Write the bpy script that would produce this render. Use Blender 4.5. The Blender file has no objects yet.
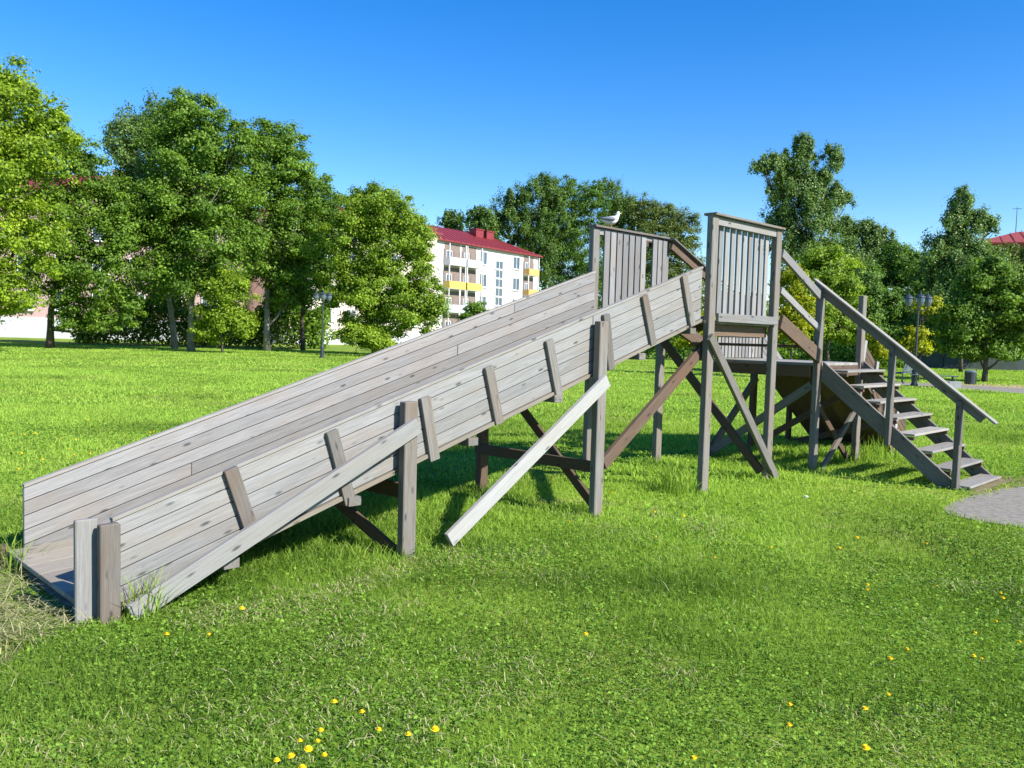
import bpy, math, random
import numpy as np
from mathutils import Vector, Matrix
random.seed(7); RNG = np.random.default_rng(7)
sc = bpy.context.scene
COL = sc.collection
# ------------------------------------------------------------------ camera geometry
PITCH, ROLL, F, TH = .0598, .0273, 830.6, .7873
OX, OY, H = -2.1541, 4.4196, 1.6
def ray(px, py):
    a, b = px-512, py-384
    cr, sr = math.cos(ROLL), math.sin(ROLL)
    x = a*cr+b*sr; y = -a*sr+b*cr
    c, s = math.cos(PITCH), math.sin(PITCH)
    return Vector((x/F, c-y/F*s, -s-y/F*c))
def at(px, py, Y):
    d = ray(px, py); return Vector((0, 0, H)) + d*(Y/d.y)
def ong(px, py, z=0):
    d = ray(px, py); return Vector((0, 0, H)) + d*((z-H)/d.z)
cam = bpy.data.cameras.new('camera'); camo = bpy.data.objects.new('camera', cam); COL.objects.link(camo)
cam.sensor_fit = 'HORIZONTAL'; cam.sensor_width = 36; cam.lens = F/1024*36; cam.clip_start = .05; cam.clip_end = 3000
fw = Vector((0, math.cos(PITCH), -math.sin(PITCH))); up = Vector((0, math.sin(PITCH), math.cos(PITCH))); rt = Vector((1, 0, 0))
cr_, sr_ = math.cos(ROLL), math.sin(ROLL)
R_ = rt*cr_ + up*sr_; U_ = up*cr_ - rt*sr_
camo.matrix_world = Matrix(((R_.x, U_.x, -fw.x, 0), (R_.y, U_.y, -fw.y, 0), (R_.z, U_.z, -fw.z, H), (0, 0, 0, 1)))
sc.camera = camo
# ------------------------------------------------------------------ light
SUN = Vector((1.097, -.741, 1.0)).normalized()
elev = math.asin(SUN.z)
w = bpy.data.worlds.new('World'); sc.world = w; w.use_nodes = True
nt = w.node_tree; nt.nodes.clear()
sky = nt.nodes.new('ShaderNodeTexSky'); sky.sky_type = 'NISHITA'; sky.sun_disc = False
sky.sun_elevation = elev; sky.sun_rotation = math.atan2(SUN.x, SUN.y)
sky.air_density = 1.0; sky.dust_density = 0.15; sky.ozone_density = 3.0; sky.altitude = 150
hs = nt.nodes.new('ShaderNodeHueSaturation'); hs.inputs['Saturation'].default_value = 1.42; hs.inputs['Hue'].default_value = .510
bg = nt.nodes.new('ShaderNodeBackground'); bg.inputs[1].default_value = .112
wo = nt.nodes.new('ShaderNodeOutputWorld')
nt.links.new(sky.outputs[0], hs.inputs['Color']); nt.links.new(hs.outputs[0], bg.inputs[0]); nt.links.new(bg.outputs[0], wo.inputs[0])
sl = bpy.data.lights.new('sun', 'SUN'); sl.energy = 5.0; sl.angle = math.radians(.53); sl.color = (1, .95, .86)
so = bpy.data.objects.new('sun', sl); COL.objects.link(so); so.rotation_euler = SUN.to_track_quat('Z', 'Y').to_euler()
so.location = (0, 0, 40)
sc.view_settings.view_transform = 'Standard'; sc.view_settings.look = 'None'
sc.view_settings.exposure = 1.0; sc.view_settings.gamma = 1; sc.view_settings.use_curve_mapping = False
sc.render.engine = 'CYCLES'
sc.render.resolution_x = 1024; sc.render.resolution_y = 768
sc.cycles.max_bounces = 6; sc.cycles.diffuse_bounces = 3; sc.cycles.glossy_bounces = 2; sc.cycles.transmission_bounces = 3; sc.cycles.transparent_max_bounces = 4
# ------------------------------------------------------------------ object helpers
def tag(o, label=None, cat=None, group=None, kind=None):
    if label: o['label'] = label
    if cat: o['category'] = cat
    if group: o['group'] = group
    if kind: o['kind'] = kind
    return o
def empty(name, loc, rz=0):
    o = bpy.data.objects.new(name, None); COL.objects.link(o); o.location = loc; o.rotation_euler = (0, 0, rz); o.empty_display_size = .3
    return o
def link_mesh(name, me, parent=None, mat=None):
    o = bpy.data.objects.new(name, me); COL.objects.link(o)
    if parent: o.parent = parent
    if mat: me.materials.append(mat)
    return o
def copy_tree(o, parent=None):
    c = o.copy(); COL.objects.link(c)
    if parent: c.parent = parent
    for ch in list(o.children): copy_tree(ch, c)
    return c
def np_mesh(name, verts, nper, attrs=None, smooth=False):
    """verts: (n_faces, nper, 3): one loose polygon per row"""
    n = verts.shape[0]
    me = bpy.data.meshes.new(name)
    me.vertices.add(n*nper); me.vertices.foreach_set('co', verts.reshape(-1).astype(np.float32))
    me.loops.add(n*nper); me.loops.foreach_set('vertex_index', np.arange(n*nper, dtype=np.int32))
    me.polygons.add(n); me.polygons.foreach_set('loop_start', np.arange(0, n*nper, nper, dtype=np.int32))
    me.update(calc_edges=True)
    for k, v in (attrs or {}).items():
        if v.ndim == 1:
            a = me.attributes.new(k, 'FLOAT', 'FACE'); a.data.foreach_set('value', v.astype(np.float32))
    return me
class MB:
    def __init__(s): s.v = []; s.f = []; s.lc = []; s.rn = []
    def hexa(s, c, ax, n=None):
        """8 corners: 0-3 start quad, 4-7 end quad; ax = grain direction"""
        b = len(s.v); c = [Vector(p) for p in c]
        ax = Vector(ax).normalized()
        n = (c[1]-c[0]).normalized(); m = ax.cross(n)
        off = Vector((random.random()*30, random.random()*30, random.random()*30)); r = random.random()
        for p in c:
            s.v.append(p); s.lc.append(Vector((p.dot(ax), p.dot(n), p.dot(m)))+off); s.rn.append(r)
        fs = [(0, 1, 2, 3), (7, 6, 5, 4), (0, 4, 5, 1), (1, 5, 6, 2), (2, 6, 7, 3), (3, 7, 4, 0)]
        cen = sum(c, Vector())/8
        for q in fs:
            a, d, e = c[q[0]], c[q[1]], c[q[2]]
            nn = (d-a).cross(e-a)
            if nn.dot(sum((c[i] for i in q), Vector())/4-cen) < 0: q = q[::-1]
            s.f.append([b+i for i in q])
    def box(s, x0, x1, y0, y1, z0, z1, ax=None):
        if ax is None: ax = max(((x1-x0), (1, 0, 0)), ((y1-y0), (0, 1, 0)), ((z1-z0), (0, 0, 1)))[1]
        ax = Vector(ax)
        if ax.x: c = [(x, y, z) for x in (x0, x1) for y, z in ((y0, z0), (y1, z0), (y1, z1), (y0, z1))]
        elif ax.y: c = [(x, y, z) for y in (y0, y1) for x, z in ((x0, z0), (x1, z0), (x1, z1), (x0, z1))]
        else: c = [(x, y, z) for z in (z0, z1) for x, y in ((x0, y0), (x1, y0), (x1, y1), (x0, y1))]
        s.hexa(c, ax)
        return s
    def bar(s, p0, p1, wid, thk, n):
        """n: direction of the thickness"""
        p0 = Vector(p0); p1 = Vector(p1)+Vector([random.uniform(-.006, .006) for _ in range(3)]); a = (p1-p0).normalized(); n = Vector(n); n = (n-a*n.dot(a)).normalized(); b = a.cross(n)
        q = [(-1, -1), (1, -1), (1, 1), (-1, 1)]
        s.hexa([p+b*(wid/2*i)+n*(thk/2*j) for p in (p0, p1) for i, j in q], a)
        return s
    def tube(s, pts, rads, seg=8, cap=True):
        b = len(s.v); pts = [Vector(p) for p in pts]; off = random.random()*30
        prev = None
        for i, p in enumerate(pts):
            d = (pts[min(i+1, len(pts)-1)]-pts[max(i-1, 0)]).normalized()
            if prev is None: t = d.orthogonal().normalized()
            else: t = (prev-d*prev.dot(d)).normalized()
            prev = t; u2 = d.cross(t)
            for k in range(seg):
                an = 2*math.pi*k/seg
                q = p+(t*math.cos(an)+u2*math.sin(an))*rads[i]
                s.v.append(q); s.lc.append(Vector((i*.3+off, math.cos(an)*rads[i], math.sin(an)*rads[i]))); s.rn.append(.5)
        for i in range(len(pts)-1):
            for k in range(seg):
                s.f.append([b+i*seg+k, b+i*seg+(k+1) % seg, b+(i+1)*seg+(k+1) % seg, b+(i+1)*seg+k])
        if cap:
            s.f.append([b+k for k in range(seg)][::-1]); s.f.append([b+(len(pts)-1)*seg+k for k in range(seg)])
        return s
    def lathe(s, prof, cx=0, cy=0, seg=16):
        return s.tube([(cx, cy, z) for r, z in prof], [r for r, z in prof], seg)
    def poly(s, pts):
        b = len(s.v); r = random.random()
        for p in pts: p = Vector(p); s.v.append(p); s.lc.append(p); s.rn.append(r)
        s.f.append(list(range(b, b+len(pts)))); return s
    def build(s, name, mat, parent=None, bevel=0, smooth=False):
        me = bpy.data.meshes.new(name); me.from_pydata(s.v, [], s.f); me.update()
        a = me.attributes.new('lc', 'FLOAT_VECTOR', 'POINT'); a.data.foreach_set('vector', [x for p in s.lc for x in p])
        a = me.attributes.new('rnd', 'FLOAT', 'POINT'); a.data.foreach_set('value', s.rn)
        o = link_mesh(name, me, parent, mat)
        if smooth: me.polygons.foreach_set('use_smooth', [True]*len(me.polygons))
        if bevel:
            m = o.modifiers.new('bevel', 'BEVEL'); m.width = bevel; m.segments = 1; m.limit_method = 'ANGLE'; m.angle_limit = math.radians(50)
        return o
# ------------------------------------------------------------------ materials
def new_mat(name):
    m = bpy.data.materials.new(name); m.use_nodes = True; nt = m.node_tree; nt.nodes.clear()
    out = nt.nodes.new('ShaderNodeOutputMaterial')
    return m, nt, out
def N(nt, t, **kw):
    n = nt.nodes.new(t)
    for k, v in kw.items():
        if k in n.inputs: n.inputs[k].default_value = v
        else: setattr(n, k, v)
    return n
def ramp(nt, stops):
    r = nt.nodes.new('ShaderNodeValToRGB'); e = r.color_ramp.elements
    while len(e) < len(stops): e.new(.5)
    for x, (p, c) in zip(e, stops): x.position = p; x.color = (*c, 1) if len(c) == 3 else c
    return r
def principled(nt, out, rough=.8, spec=.2):
    b = nt.nodes.new('ShaderNodeBsdfPrincipled'); b.inputs['Roughness'].default_value = rough
    b.inputs['Specular IOR Level'].default_value = spec
    nt.links.new(b.outputs[0], out.inputs[0]); return b
def wood(name, dark, mid, light, warm, warm_amt=.35, rough=.78):
    m, nt, out = new_mat(name); L = nt.links.new
    b = principled(nt, out, rough, .25)
    lc = N(nt, 'ShaderNodeAttribute', attribute_name='lc'); rn = N(nt, 'ShaderNodeAttribute', attribute_name='rnd')
    mp = N(nt, 'ShaderNodeMapping'); mp.inputs['Scale'].default_value = (1.5, 38, 38); L(lc.outputs['Vector'], mp.inputs[0])
    # grain
    n1 = N(nt, 'ShaderNodeTexNoise', Scale=2.6, Detail=7, Roughness=.65, Distortion=.6); L(mp.outputs[0], n1.inputs['Vector'])
    mp2 = N(nt, 'ShaderNodeMapping'); mp2.inputs['Scale'].default_value = (1.0, 3.5, 3.5); L(lc.outputs['Vector'], mp2.inputs[0])
    n2 = N(nt, 'ShaderNodeTexNoise', Scale=1.6, Detail=4, Roughness=.6); L(mp2.outputs[0], n2.inputs['Vector'])
    r1 = ramp(nt, [(.22, dark), (.5, mid), (.78, light)]); L(n1.outputs[0], r1.inputs[0])
    # knots
    mk = N(nt, 'ShaderNodeMapping'); mk.inputs['Scale'].default_value = (4.2, 13, 13); L(lc.outputs['Vector'], mk.inputs[0])
    vo = N(nt, 'ShaderNodeTexVoronoi', Scale=1.0); vo.inputs['Randomness'].default_value = 1; L(mk.outputs[0], vo.inputs['Vector'])
    rk = ramp(nt, [(.08, (1, 1, 1)), (.13, (.45, .45, .45)), (.18, (0, 0, 0))]); L(vo.outputs['Distance'], rk.inputs[0])
    mixk = N(nt, 'ShaderNodeMix', data_type='RGBA'); mixk.inputs['B'].default_value = (*[c*.34 for c in mid], 1)
    L(rk.outputs[0], mixk.inputs['Factor']); 
    # warm / stained zones
    mw = N(nt, 'ShaderNodeMix', data_type='RGBA'); mw.inputs['B'].default_value = (*warm, 1)
    rw = ramp(nt, [(.45, (0, 0, 0)), (.7, (warm_amt,)*3)]); L(n2.outputs[0], rw.inputs[0]); L(rw.outputs[0], mw.inputs['Factor']); L(r1.outputs[0], mw.inputs['A'])
    L(mw.outputs['Result'], mixk.inputs['A'])
    # per-board brightness
    mr = N(nt, 'ShaderNodeMapRange'); mr.inputs['To Min'].default_value = .74; mr.inputs['To Max'].default_value = 1.16; L(rn.outputs['Fac'], mr.inputs['Value'])
    vs = N(nt, 'ShaderNodeVectorMath', operation='SCALE'); L(mixk.outputs['Result'], vs.inputs[0]); L(mr.outputs[0], vs.inputs['Scale'])
    L(vs.outputs[0], b.inputs['Base Color'])
    bp = N(nt, 'ShaderNodeBump', Strength=.45, Distance=.004); L(n1.outputs[0], bp.inputs['Height']); L(bp.outputs[0], b.inputs['Normal'])
    return m
W_GRAY = wood('weathered_gray_wood', (.135, .132, .128), (.218, .218, .215), (.290, .292, .294), (.215, .185, .155), .6)
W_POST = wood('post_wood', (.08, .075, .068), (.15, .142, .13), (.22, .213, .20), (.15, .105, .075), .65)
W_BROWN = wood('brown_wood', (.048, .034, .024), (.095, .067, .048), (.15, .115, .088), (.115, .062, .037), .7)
W_PALE = wood('pale_plank_wood', (.205, .20, .19), (.28, .28, .272), (.335, .335, .328), (.28, .245, .20), .35)
W_DECK = wood('dark_deck_wood', (.07, .05, .036), (.13, .088, .06), (.185, .135, .095), (.15, .085, .05), .6)
W_STEP = wood('step_wood', (.17, .16, .14), (.26, .25, .23), (.345, .335, .31), (.24, .19, .14), .4)
def plain(name, col, rough=.7, spec=.3, noise=.12, scale=3, metal=0, bump=0):
    m, nt, out = new_mat(name); L = nt.links.new; b = principled(nt, out, rough, spec); b.inputs['Metallic'].default_value = metal
    tc = N(nt, 'ShaderNodeTexCoord'); n = N(nt, 'ShaderNodeTexNoise', Scale=scale, Detail=5, Roughness=.6); L(tc.outputs['Object'], n.inputs['Vector'])
    r = ramp(nt, [(.3, tuple(c*(1-noise) for c in col)), (.7, tuple(min(1, c*(1+noise)) for c in col))]); L(n.outputs[0], r.inputs[0]); L(r.outputs[0], b.inputs['Base Color'])
    if bump:
        bp = N(nt, 'ShaderNodeBump', Strength=bump, Distance=.02); L(n.outputs[0], bp.inputs['Height']); L(bp.outputs[0], b.inputs['Normal'])
    return m
def leafy(name, c_dark, c_light, trans=.35, rough=.5, spec=.25):
    """leaves / blades: colour varies from leaf to leaf"""
    m, nt, out = new_mat(name); L = nt.links.new
    a = N(nt, 'ShaderNodeAttribute', attribute_name='rnd')
    r = ramp(nt, [(0, c_dark), (.75, c_light), (1, tuple(min(1, c*1.25) for c in c_light))]); L(a.outputs['Fac'], r.inputs[0])
    b = nt.nodes.new('ShaderNodeBsdfPrincipled'); b.inputs['Roughness'].default_value = rough; b.inputs['Specular IOR Level'].default_value = spec
    L(r.outputs[0], b.inputs['Base Color'])
    t = nt.nodes.new('ShaderNodeBsdfTranslucent')
    tm = N(nt, 'ShaderNodeMix', data_type='RGBA', blend_type='MULTIPLY'); tm.inputs['Factor'].default_value = 1; tm.inputs['B'].default_value = (1.35, 1.35, .55, 1)
    L(r.outputs[0], tm.inputs['A']); L(tm.outputs['Result'], t.inputs[0])
    mx = N(nt, 'ShaderNodeMixShader'); mx.inputs[0].default_value = trans; L(b.outputs[0], mx.inputs[1]); L(t.outputs[0], mx.inputs[2]); L(mx.outputs[0], out.inputs[0])
    return m
def bark(name, c):
    m, nt, out = new_mat(name); L = nt.links.new; b = principled(nt, out, .9, .1)
    tc = N(nt, 'ShaderNodeTexCoord'); mp = N(nt, 'ShaderNodeMapping'); mp.inputs['Scale'].default_value = (6, 6, 1.2); L(tc.outputs['Object'], mp.inputs[0])
    n = N(nt, 'ShaderNodeTexNoise', Scale=2, Detail=6, Roughness=.7); L(mp.outputs[0], n.inputs['Vector'])
    r = ramp(nt, [(.35, tuple(x*.5 for x in c)), (.65, c)]); L(n.outputs[0], r.inputs[0]); L(r.outputs[0], b.inputs['Base Color'])
    bp = N(nt, 'ShaderNodeBump', Strength=.6, Distance=.05); L(n.outputs[0], bp.inputs['Height']); L(bp.outputs[0], b.inputs['Normal'])
    return m
BARK = bark('bark', (.13, .11, .09)); BARK_PALE = bark('pale_bark', (.30, .29, .25))
def ground_mat():
    m, nt, out = new_mat('lawn_ground'); L = nt.links.new; b = principled(nt, out, .9, .1)
    tc = N(nt, 'ShaderNodeTexCoord')
    n = N(nt, 'ShaderNodeTexNoise', Scale=.35, Detail=6, Roughness=.62); L(tc.outputs['Object'], n.inputs['Vector'])
    n2 = N(nt, 'ShaderNodeTexNoise', Scale=9, Detail=6, Roughness=.75); L(tc.outputs['Object'], n2.inputs['Vector'])
    r = ramp(nt, [(.30, (.075, .16, .014)), (.48, (.15, .25, .025)), (.60, (.23, .30, .045)), (.72, (.36, .35, .12))]); L(n.outputs[0], r.inputs[0])
    r2 = ramp(nt, [(.3, (.55, .55, .55)), (.7, (1.25, 1.25, 1.25))]); L(n2.outputs[0], r2.inputs[0])
    mx = N(nt, 'ShaderNodeMix', data_type='RGBA', blend_type='MULTIPLY'); mx.inputs['Factor'].default_value = .8; L(r.outputs[0], mx.inputs['A']); L(r2.outputs[0], mx.inputs['B'])
    L(mx.outputs['Result'], b.inputs['Base Color'])
    bp = N(nt, 'ShaderNodeBump', Strength=.7, Distance=.06); L(n2.outputs[0], bp.inputs['Height']); L(bp.outputs[0], b.inputs['Normal'])
    return m
ASPH = plain('asphalt', (.21, .195, .165), .9, .15, .25, 14, bump=.4)
SAND = plain('sandy_soil', (.36, .27, .17), .95, .1, .25, 4, bump=.4)

# ------------------------------------------------------------------ ground
g = MB(); S = 900
g.poly([(-S, -S, 0), (S, -S, 0), (S, S, 0), (-S, S, 0)])
go = g.build('ground', ground_mat()); tag(go, kind='structure')
def sheet(name, pts, mat, z):
    m = MB(); m.poly([(p[0], p[1], z) for p in pts]); o = m.build(name, mat); tag(o, kind='structure'); return o
PAD = [ong(*p) for p in [(943, 509), (949, 515), (962, 518), (985, 523), (1010, 526), (1040, 531), (1120, 546), (1200, 500), (1120, 489), (1050, 488), (1024, 487), (1003, 489), (990, 493), (972, 496), (952, 503)]]
sheet('asphalt_pad', PAD, ASPH, .006)
NE = [ong(*p) for p in [(820, 381.5), (890, 384.5), (960, 389), (1024, 394), (1120, 402), (1300, 420)]]
FE = [ong(*p) for p in [(820, 379.5), (890, 381.5), (960, 385), (1024, 388.5), (1120, 394), (1300, 405)]]
FF = [ong(*p) for p in [(960, 382.8), (1024, 385.2), (1120, 389.5), (1300, 399)]]
sheet('path', NE+FE[::-1], ASPH, .010)
sheet('dirt_strip', FE[2:]+FF[::-1], SAND, .008)

# ------------------------------------------------------------------ WOODEN SLIDE
ROOT = empty('wooden_slide', (OX, OY, 0), TH)
tag(ROOT, 'weathered grey wooden playground slide with a railed tower and plank stairs', 'slide')
WV = 1.44
zb = lambda u: .035+.3065*u
zt = lambda u: .512+.3125*u
uA, uB, uE, uF = 5.87, 7.26, 8.41, 9.69
def side_wall(v0, v1, u0, u1, name='side_wall'):
    m = MB(); n = 5
    for i in range(n):
        cuts = [u0]+sorted(random.uniform(u0+.8, u1-.8) for _ in range(random.choice([0, 1, 1])))+[u1]
        for a, b in zip(cuts[:-1], cuts[1:]):
            a2 = a+(.0015 if a > u0 else 0); c = []
            for u in (a2, b-.0015):
                lo = zb(u)+(zt(u)-zb(u))*i/n+.0025; hi = zb(u)+(zt(u)-zb(u))*(i+1)/n-.0025
                dv = random.uniform(-.002, .002)
                c += [(u, v0+dv, lo), (u, v1+dv, lo), (u, v1+dv, hi), (u, v0+dv, hi)]
            m.hexa(c, (1, 0, .31))
    return m.build(name, W_GRAY, ROOT, .004)
near = side_wall(.03, .062, .03, 5.80); far = side_wall(WV, WV+.032, -.03, 5.80)
def slant(u0, u1, v0, v1, dz0, dz1, mb, ref=zb):
    c = [(u, v, ref(u)+d) for u in (u0, u1) for v, d in ((v0, dz0), (v1, dz0), (v1, dz1), (v0, dz1))]
    mb.hexa(c, (1, 0, .31))
# top capping board of each wall and floor
m = MB(); slant(.03, 5.80, .022, .070, .001, .022, m, zt); m.build('wall_cap', W_STEP, near, .002)
m = MB(); slant(-.03, 5.80, WV-.008, WV+.040, .001, .022, m, zt); m.build('wall_cap', W_STEP, far, .002)
m = MB()
nb = 10
for i in range(nb):
    a = .012+i*(WV+.03)/nb; slant(-.11 if i % 3 else -.13, 5.9, a, a+(WV+.03)/nb-.004, -.034, -.003, m)
FLM = wood('worn_floor_wood', (.17, .15, .12), (.25, .225, .185), (.32, .295, .25), (.25, .20, .14), .4)
m.build('chute_floor', FLM, ROOT, .002)
m = MB()
for i in range(6): a = .068+i*.228; m.hexa([(u, v, z) for u, z0 in ((-.13, .100), (.30, .128)) for v, z in ((a, z0-.03), (a+.224, z0-.03), (a+.224, z0), (a, z0))], (1, 0, 0))
m.build('runout_board', FLM, ROOT, .002)
# battens on outer face of the near wall
bat = [((.677, .753), (.815, .374)), ((1.377, .935), (1.533, .435)), ((2.155, 1.13), (2.26, .668)), ((2.779, 1.345), (2.914, .891)),
       ((3.46, 1.561), (3.605, 1.095)), ((4.20, 1.80), (4.30, 1.30)), ((4.763, 1.995), (4.935, 1.545)), ((5.411, 2.227), (5.589, 1.742))]
for (a, b), (c, d) in bat:
    MB().bar((a+.02, .012, b), (c+.02, .012, d), .088, .034, (0, 1, 0)).build('batten', W_POST, near, .003)
for u in (.9, 1.6, 2.6, 3.55, 4.7, 5.5):
    MB().bar((u, WV+.05, zt(u)), (u+.14, WV+.05, zb(u)), .088, .034, (0, 1, 0)).build('batten', W_POST, far, .003)
for u in (1.575, 2.64, 3.60, 4.76, 5.6, .7):
    MB().box(u-.05, u+.05, -.015, WV+.09, zb(u)-.10, zb(u)-.038, (0, 1, 0)).build('floor_bearer', W_POST, ROOT, .003)
def post(u, v, z0, z1, w=.103, mat=W_POST, name='post', parent=ROOT):
    return MB().box(u-w*.56, u+w*.56, v-w*.34, v+w*.34, z0, z1, (0, 0, 1)).build(name, mat, parent, .006)
PN, PF = -.026, WV+.088        # centre lines of near and far posts
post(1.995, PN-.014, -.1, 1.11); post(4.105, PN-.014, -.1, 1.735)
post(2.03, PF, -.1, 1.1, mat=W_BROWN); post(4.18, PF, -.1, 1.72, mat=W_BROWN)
# end planks at the foot
MB().box(-.07, .035, -.085, -.03, -.05, .535, (0, 0, 1)).build('end_plank', W_POST, ROOT, .006)
MB().box(-.165, -.05, .0, .035, -.05, .56, (0, 0, 1)).build('end_plank', W_GRAY, ROOT, .006)
MB().box(-.22, -.10, WV+.02, WV+.14, -.03, .12, (0, 1, 0)).build('ground_block', W_BROWN, ROOT, .01)
# tower posts
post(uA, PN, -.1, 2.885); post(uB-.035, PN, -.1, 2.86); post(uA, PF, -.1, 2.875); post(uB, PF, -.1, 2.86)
# pale struts leaning on near posts
MB().bar((.08, -.098, .03), (2.03, -.098, .95), .115, .04, (0, 1, 0)).build('strut', W_PALE, ROOT, .003)
MB().bar((2.34, -.098, .08), (4.13, -.098, 1.215), .115, .04, (0, 1, 0)).build('strut', W_PALE, ROOT, .003)
# cross beams and diagonals of the two trestles
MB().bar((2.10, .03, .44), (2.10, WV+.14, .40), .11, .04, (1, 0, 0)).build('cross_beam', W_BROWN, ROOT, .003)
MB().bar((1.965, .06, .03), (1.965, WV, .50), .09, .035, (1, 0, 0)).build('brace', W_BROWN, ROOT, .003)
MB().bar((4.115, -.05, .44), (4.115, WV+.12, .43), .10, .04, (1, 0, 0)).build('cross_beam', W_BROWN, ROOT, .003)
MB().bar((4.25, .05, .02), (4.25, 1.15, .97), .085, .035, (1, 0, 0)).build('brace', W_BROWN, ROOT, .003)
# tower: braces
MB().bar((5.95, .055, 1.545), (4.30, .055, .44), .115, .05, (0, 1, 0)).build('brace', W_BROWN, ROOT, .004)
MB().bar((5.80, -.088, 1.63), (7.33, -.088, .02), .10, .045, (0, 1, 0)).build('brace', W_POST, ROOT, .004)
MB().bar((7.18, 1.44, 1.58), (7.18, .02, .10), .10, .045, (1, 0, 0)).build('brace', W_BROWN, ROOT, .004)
# deck
m = MB()
for i in range(11): a = 5.80+i*.142; m.box(a, a+.137, -.02, WV+.06, 1.765, 1.80, (0, 1, 0))
m.build('deck', W_GRAY, ROOT, .002)
for v in (.055, WV+.0): MB().box(5.94, 7.19, v-.02, v+.025, 1.64, 1.76).build('deck_beam', W_DECK, ROOT, .003)
for u in (5.99, 7.16): MB().box(u-.03, u+.03, .085, WV-.03, 1.71, 1.76, (0, 1, 0)).build('deck_beam', W_DECK, ROOT, .003)
MB().box(5.93, 7.19, -.100, -.063, 1.785, 1.875).build('kick_board', W_GRAY, ROOT, .004)
# railing panels
def rail_panel(v, sl, z0, z1, inner):
    t = MB(); t.box(uA+.057, uB-.098, v-.025, v+.03, z1-.085, z1-.002); r = t.build('top_rail', W_GRAY, ROOT, .003)
    t = MB(); t.box(uA-.06, uB+.025, v-.07, v+.075, z1+.002, z1+.028); t.build('rail_cap', W_POST, r, .003)
    for a, w_ in sl:
        MB().box(a-w_/2, a+w_/2, v+inner, v+inner+.024, z0, z1-.035, (0, 0, 1)).build('baluster', W_GRAY, ROOT, .002)
rail_panel(PN, [(5.975, .075)]+[(6.10+i*.122, .074) for i in range(9)], 1.86, 2.86, .034)
rail_panel(PF, [(5.99+i*.118, .094) for i in range(7)]+[(6.935+i*.105, .086) for i in range(3)], 1.80, 2.85, -.095)
t = MB(); t.box(6.02, 7.1, PF-.03, PF+.01, 2.72, 2.80); t.build('mid_rail', W_BROWN, ROOT, .003)
# upper flight between tower and landing
def incl(p, q, wid, thk, name, mat, parent=ROOT, n=(0, 1, 0)): return MB().bar(p, q, wid, thk, n).build(name, mat, parent, .003)
for v in (PN-.04, PF-.10):
    incl((7.32, v, 1.83), (8.37, v, 1.425), .17, .045, 'stringer', W_BROWN)
incl((7.32, PN-.02, 2.61), (8.36, PN-.02, 2.17), .10, .04, 'handrail', W_GRAY); incl((7.32, PN-.02, 2.19), (8.36, PN-.02, 1.77), .08, .04, 'handrail', W_GRAY)
incl((7.27, PF-.10, 2.78), (8.40, PF-.10, 2.33), .12, .04, 'handrail', W_BROWN)
incl((7.25, PF-.10, 2.85), (8.42, PF-.10, 2.385), .13, .022, 'rail_cap', W_POST, n=(0, 0, 1)); 
m = MB()
for k in range(2): m.box(7.80+k*.13, 7.925+k*.13, .0, WV+.0, 1.53, 1.565, (0, 1, 0))
m.build('tread', W_DECK, ROOT, .002)
# landing
LZ = 1.345
m = MB()
for i in range(10): a = 8.36+i*.139; m.box(a, a+.135, -.03, WV+.05, LZ-.035, LZ, (0, 1, 0))
m.build('landing_deck', W_STEP, ROOT, .002)
MB().box(8.335, 8.375, .03, WV+.05, 1.165, LZ-.037, (0, 1, 0)).build('landing_beam', W_DECK, ROOT, .003)
MB().box(9.70, 9.74, .03, WV+.05, 1.165, LZ-.037, (0, 1, 0)).build('landing_beam', W_DECK, ROOT, .003)
MB().box(8.47, 9.63, WV+.035, WV+.075, 1.17, LZ-.037).build('landing_beam', W_DECK, ROOT, .003)
MB().box(8.47, 9.63, -.04, .0, 1.17, LZ-.037).build('landing_beam', W_BROWN, ROOT, .003)
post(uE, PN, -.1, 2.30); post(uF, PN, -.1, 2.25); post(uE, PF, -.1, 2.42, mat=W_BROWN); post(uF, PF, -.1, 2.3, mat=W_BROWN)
for i in range(13):
    a = 8.50+i*.094; MB().box(a, a+.068, WV+.0, WV+.022, LZ+.01, 2.25, (0, 0, 1)).build('picket', W_GRAY, ROOT, .002)
MB().box(8.44, 9.66, WV-.05, WV-.005, 1.675, 1.79).build('mid_rail', W_BROWN, ROOT, .003)
MB().box(8.44, 9.66, WV+.024, WV+.06, 2.17, 2.26).build('top_rail', W_GRAY, ROOT, .003)
# landing braces
incl((8.41, .03, 1.07), (8.41, WV+.03, .03), .10, .045, 'brace', W_POST, n=(1, 0, 0))
incl((9.62, PF-.08, 1.07), (8.30, PF-.08, -.03), .11, .045, 'brace', W_POST)
incl((9.60, PN-.075, .84), (8.50, PN-.075, .0), .075, .04, 'brace', W_POST)
incl((8.50, .05, .9), (9.68, .05, .0), .08, .04, 'brace', W_BROWN)
incl((9.76, .05, 1.0), (9.76, WV, .1), .09, .04, 'brace', W_BROWN, n=(1, 0, 0))
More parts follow.
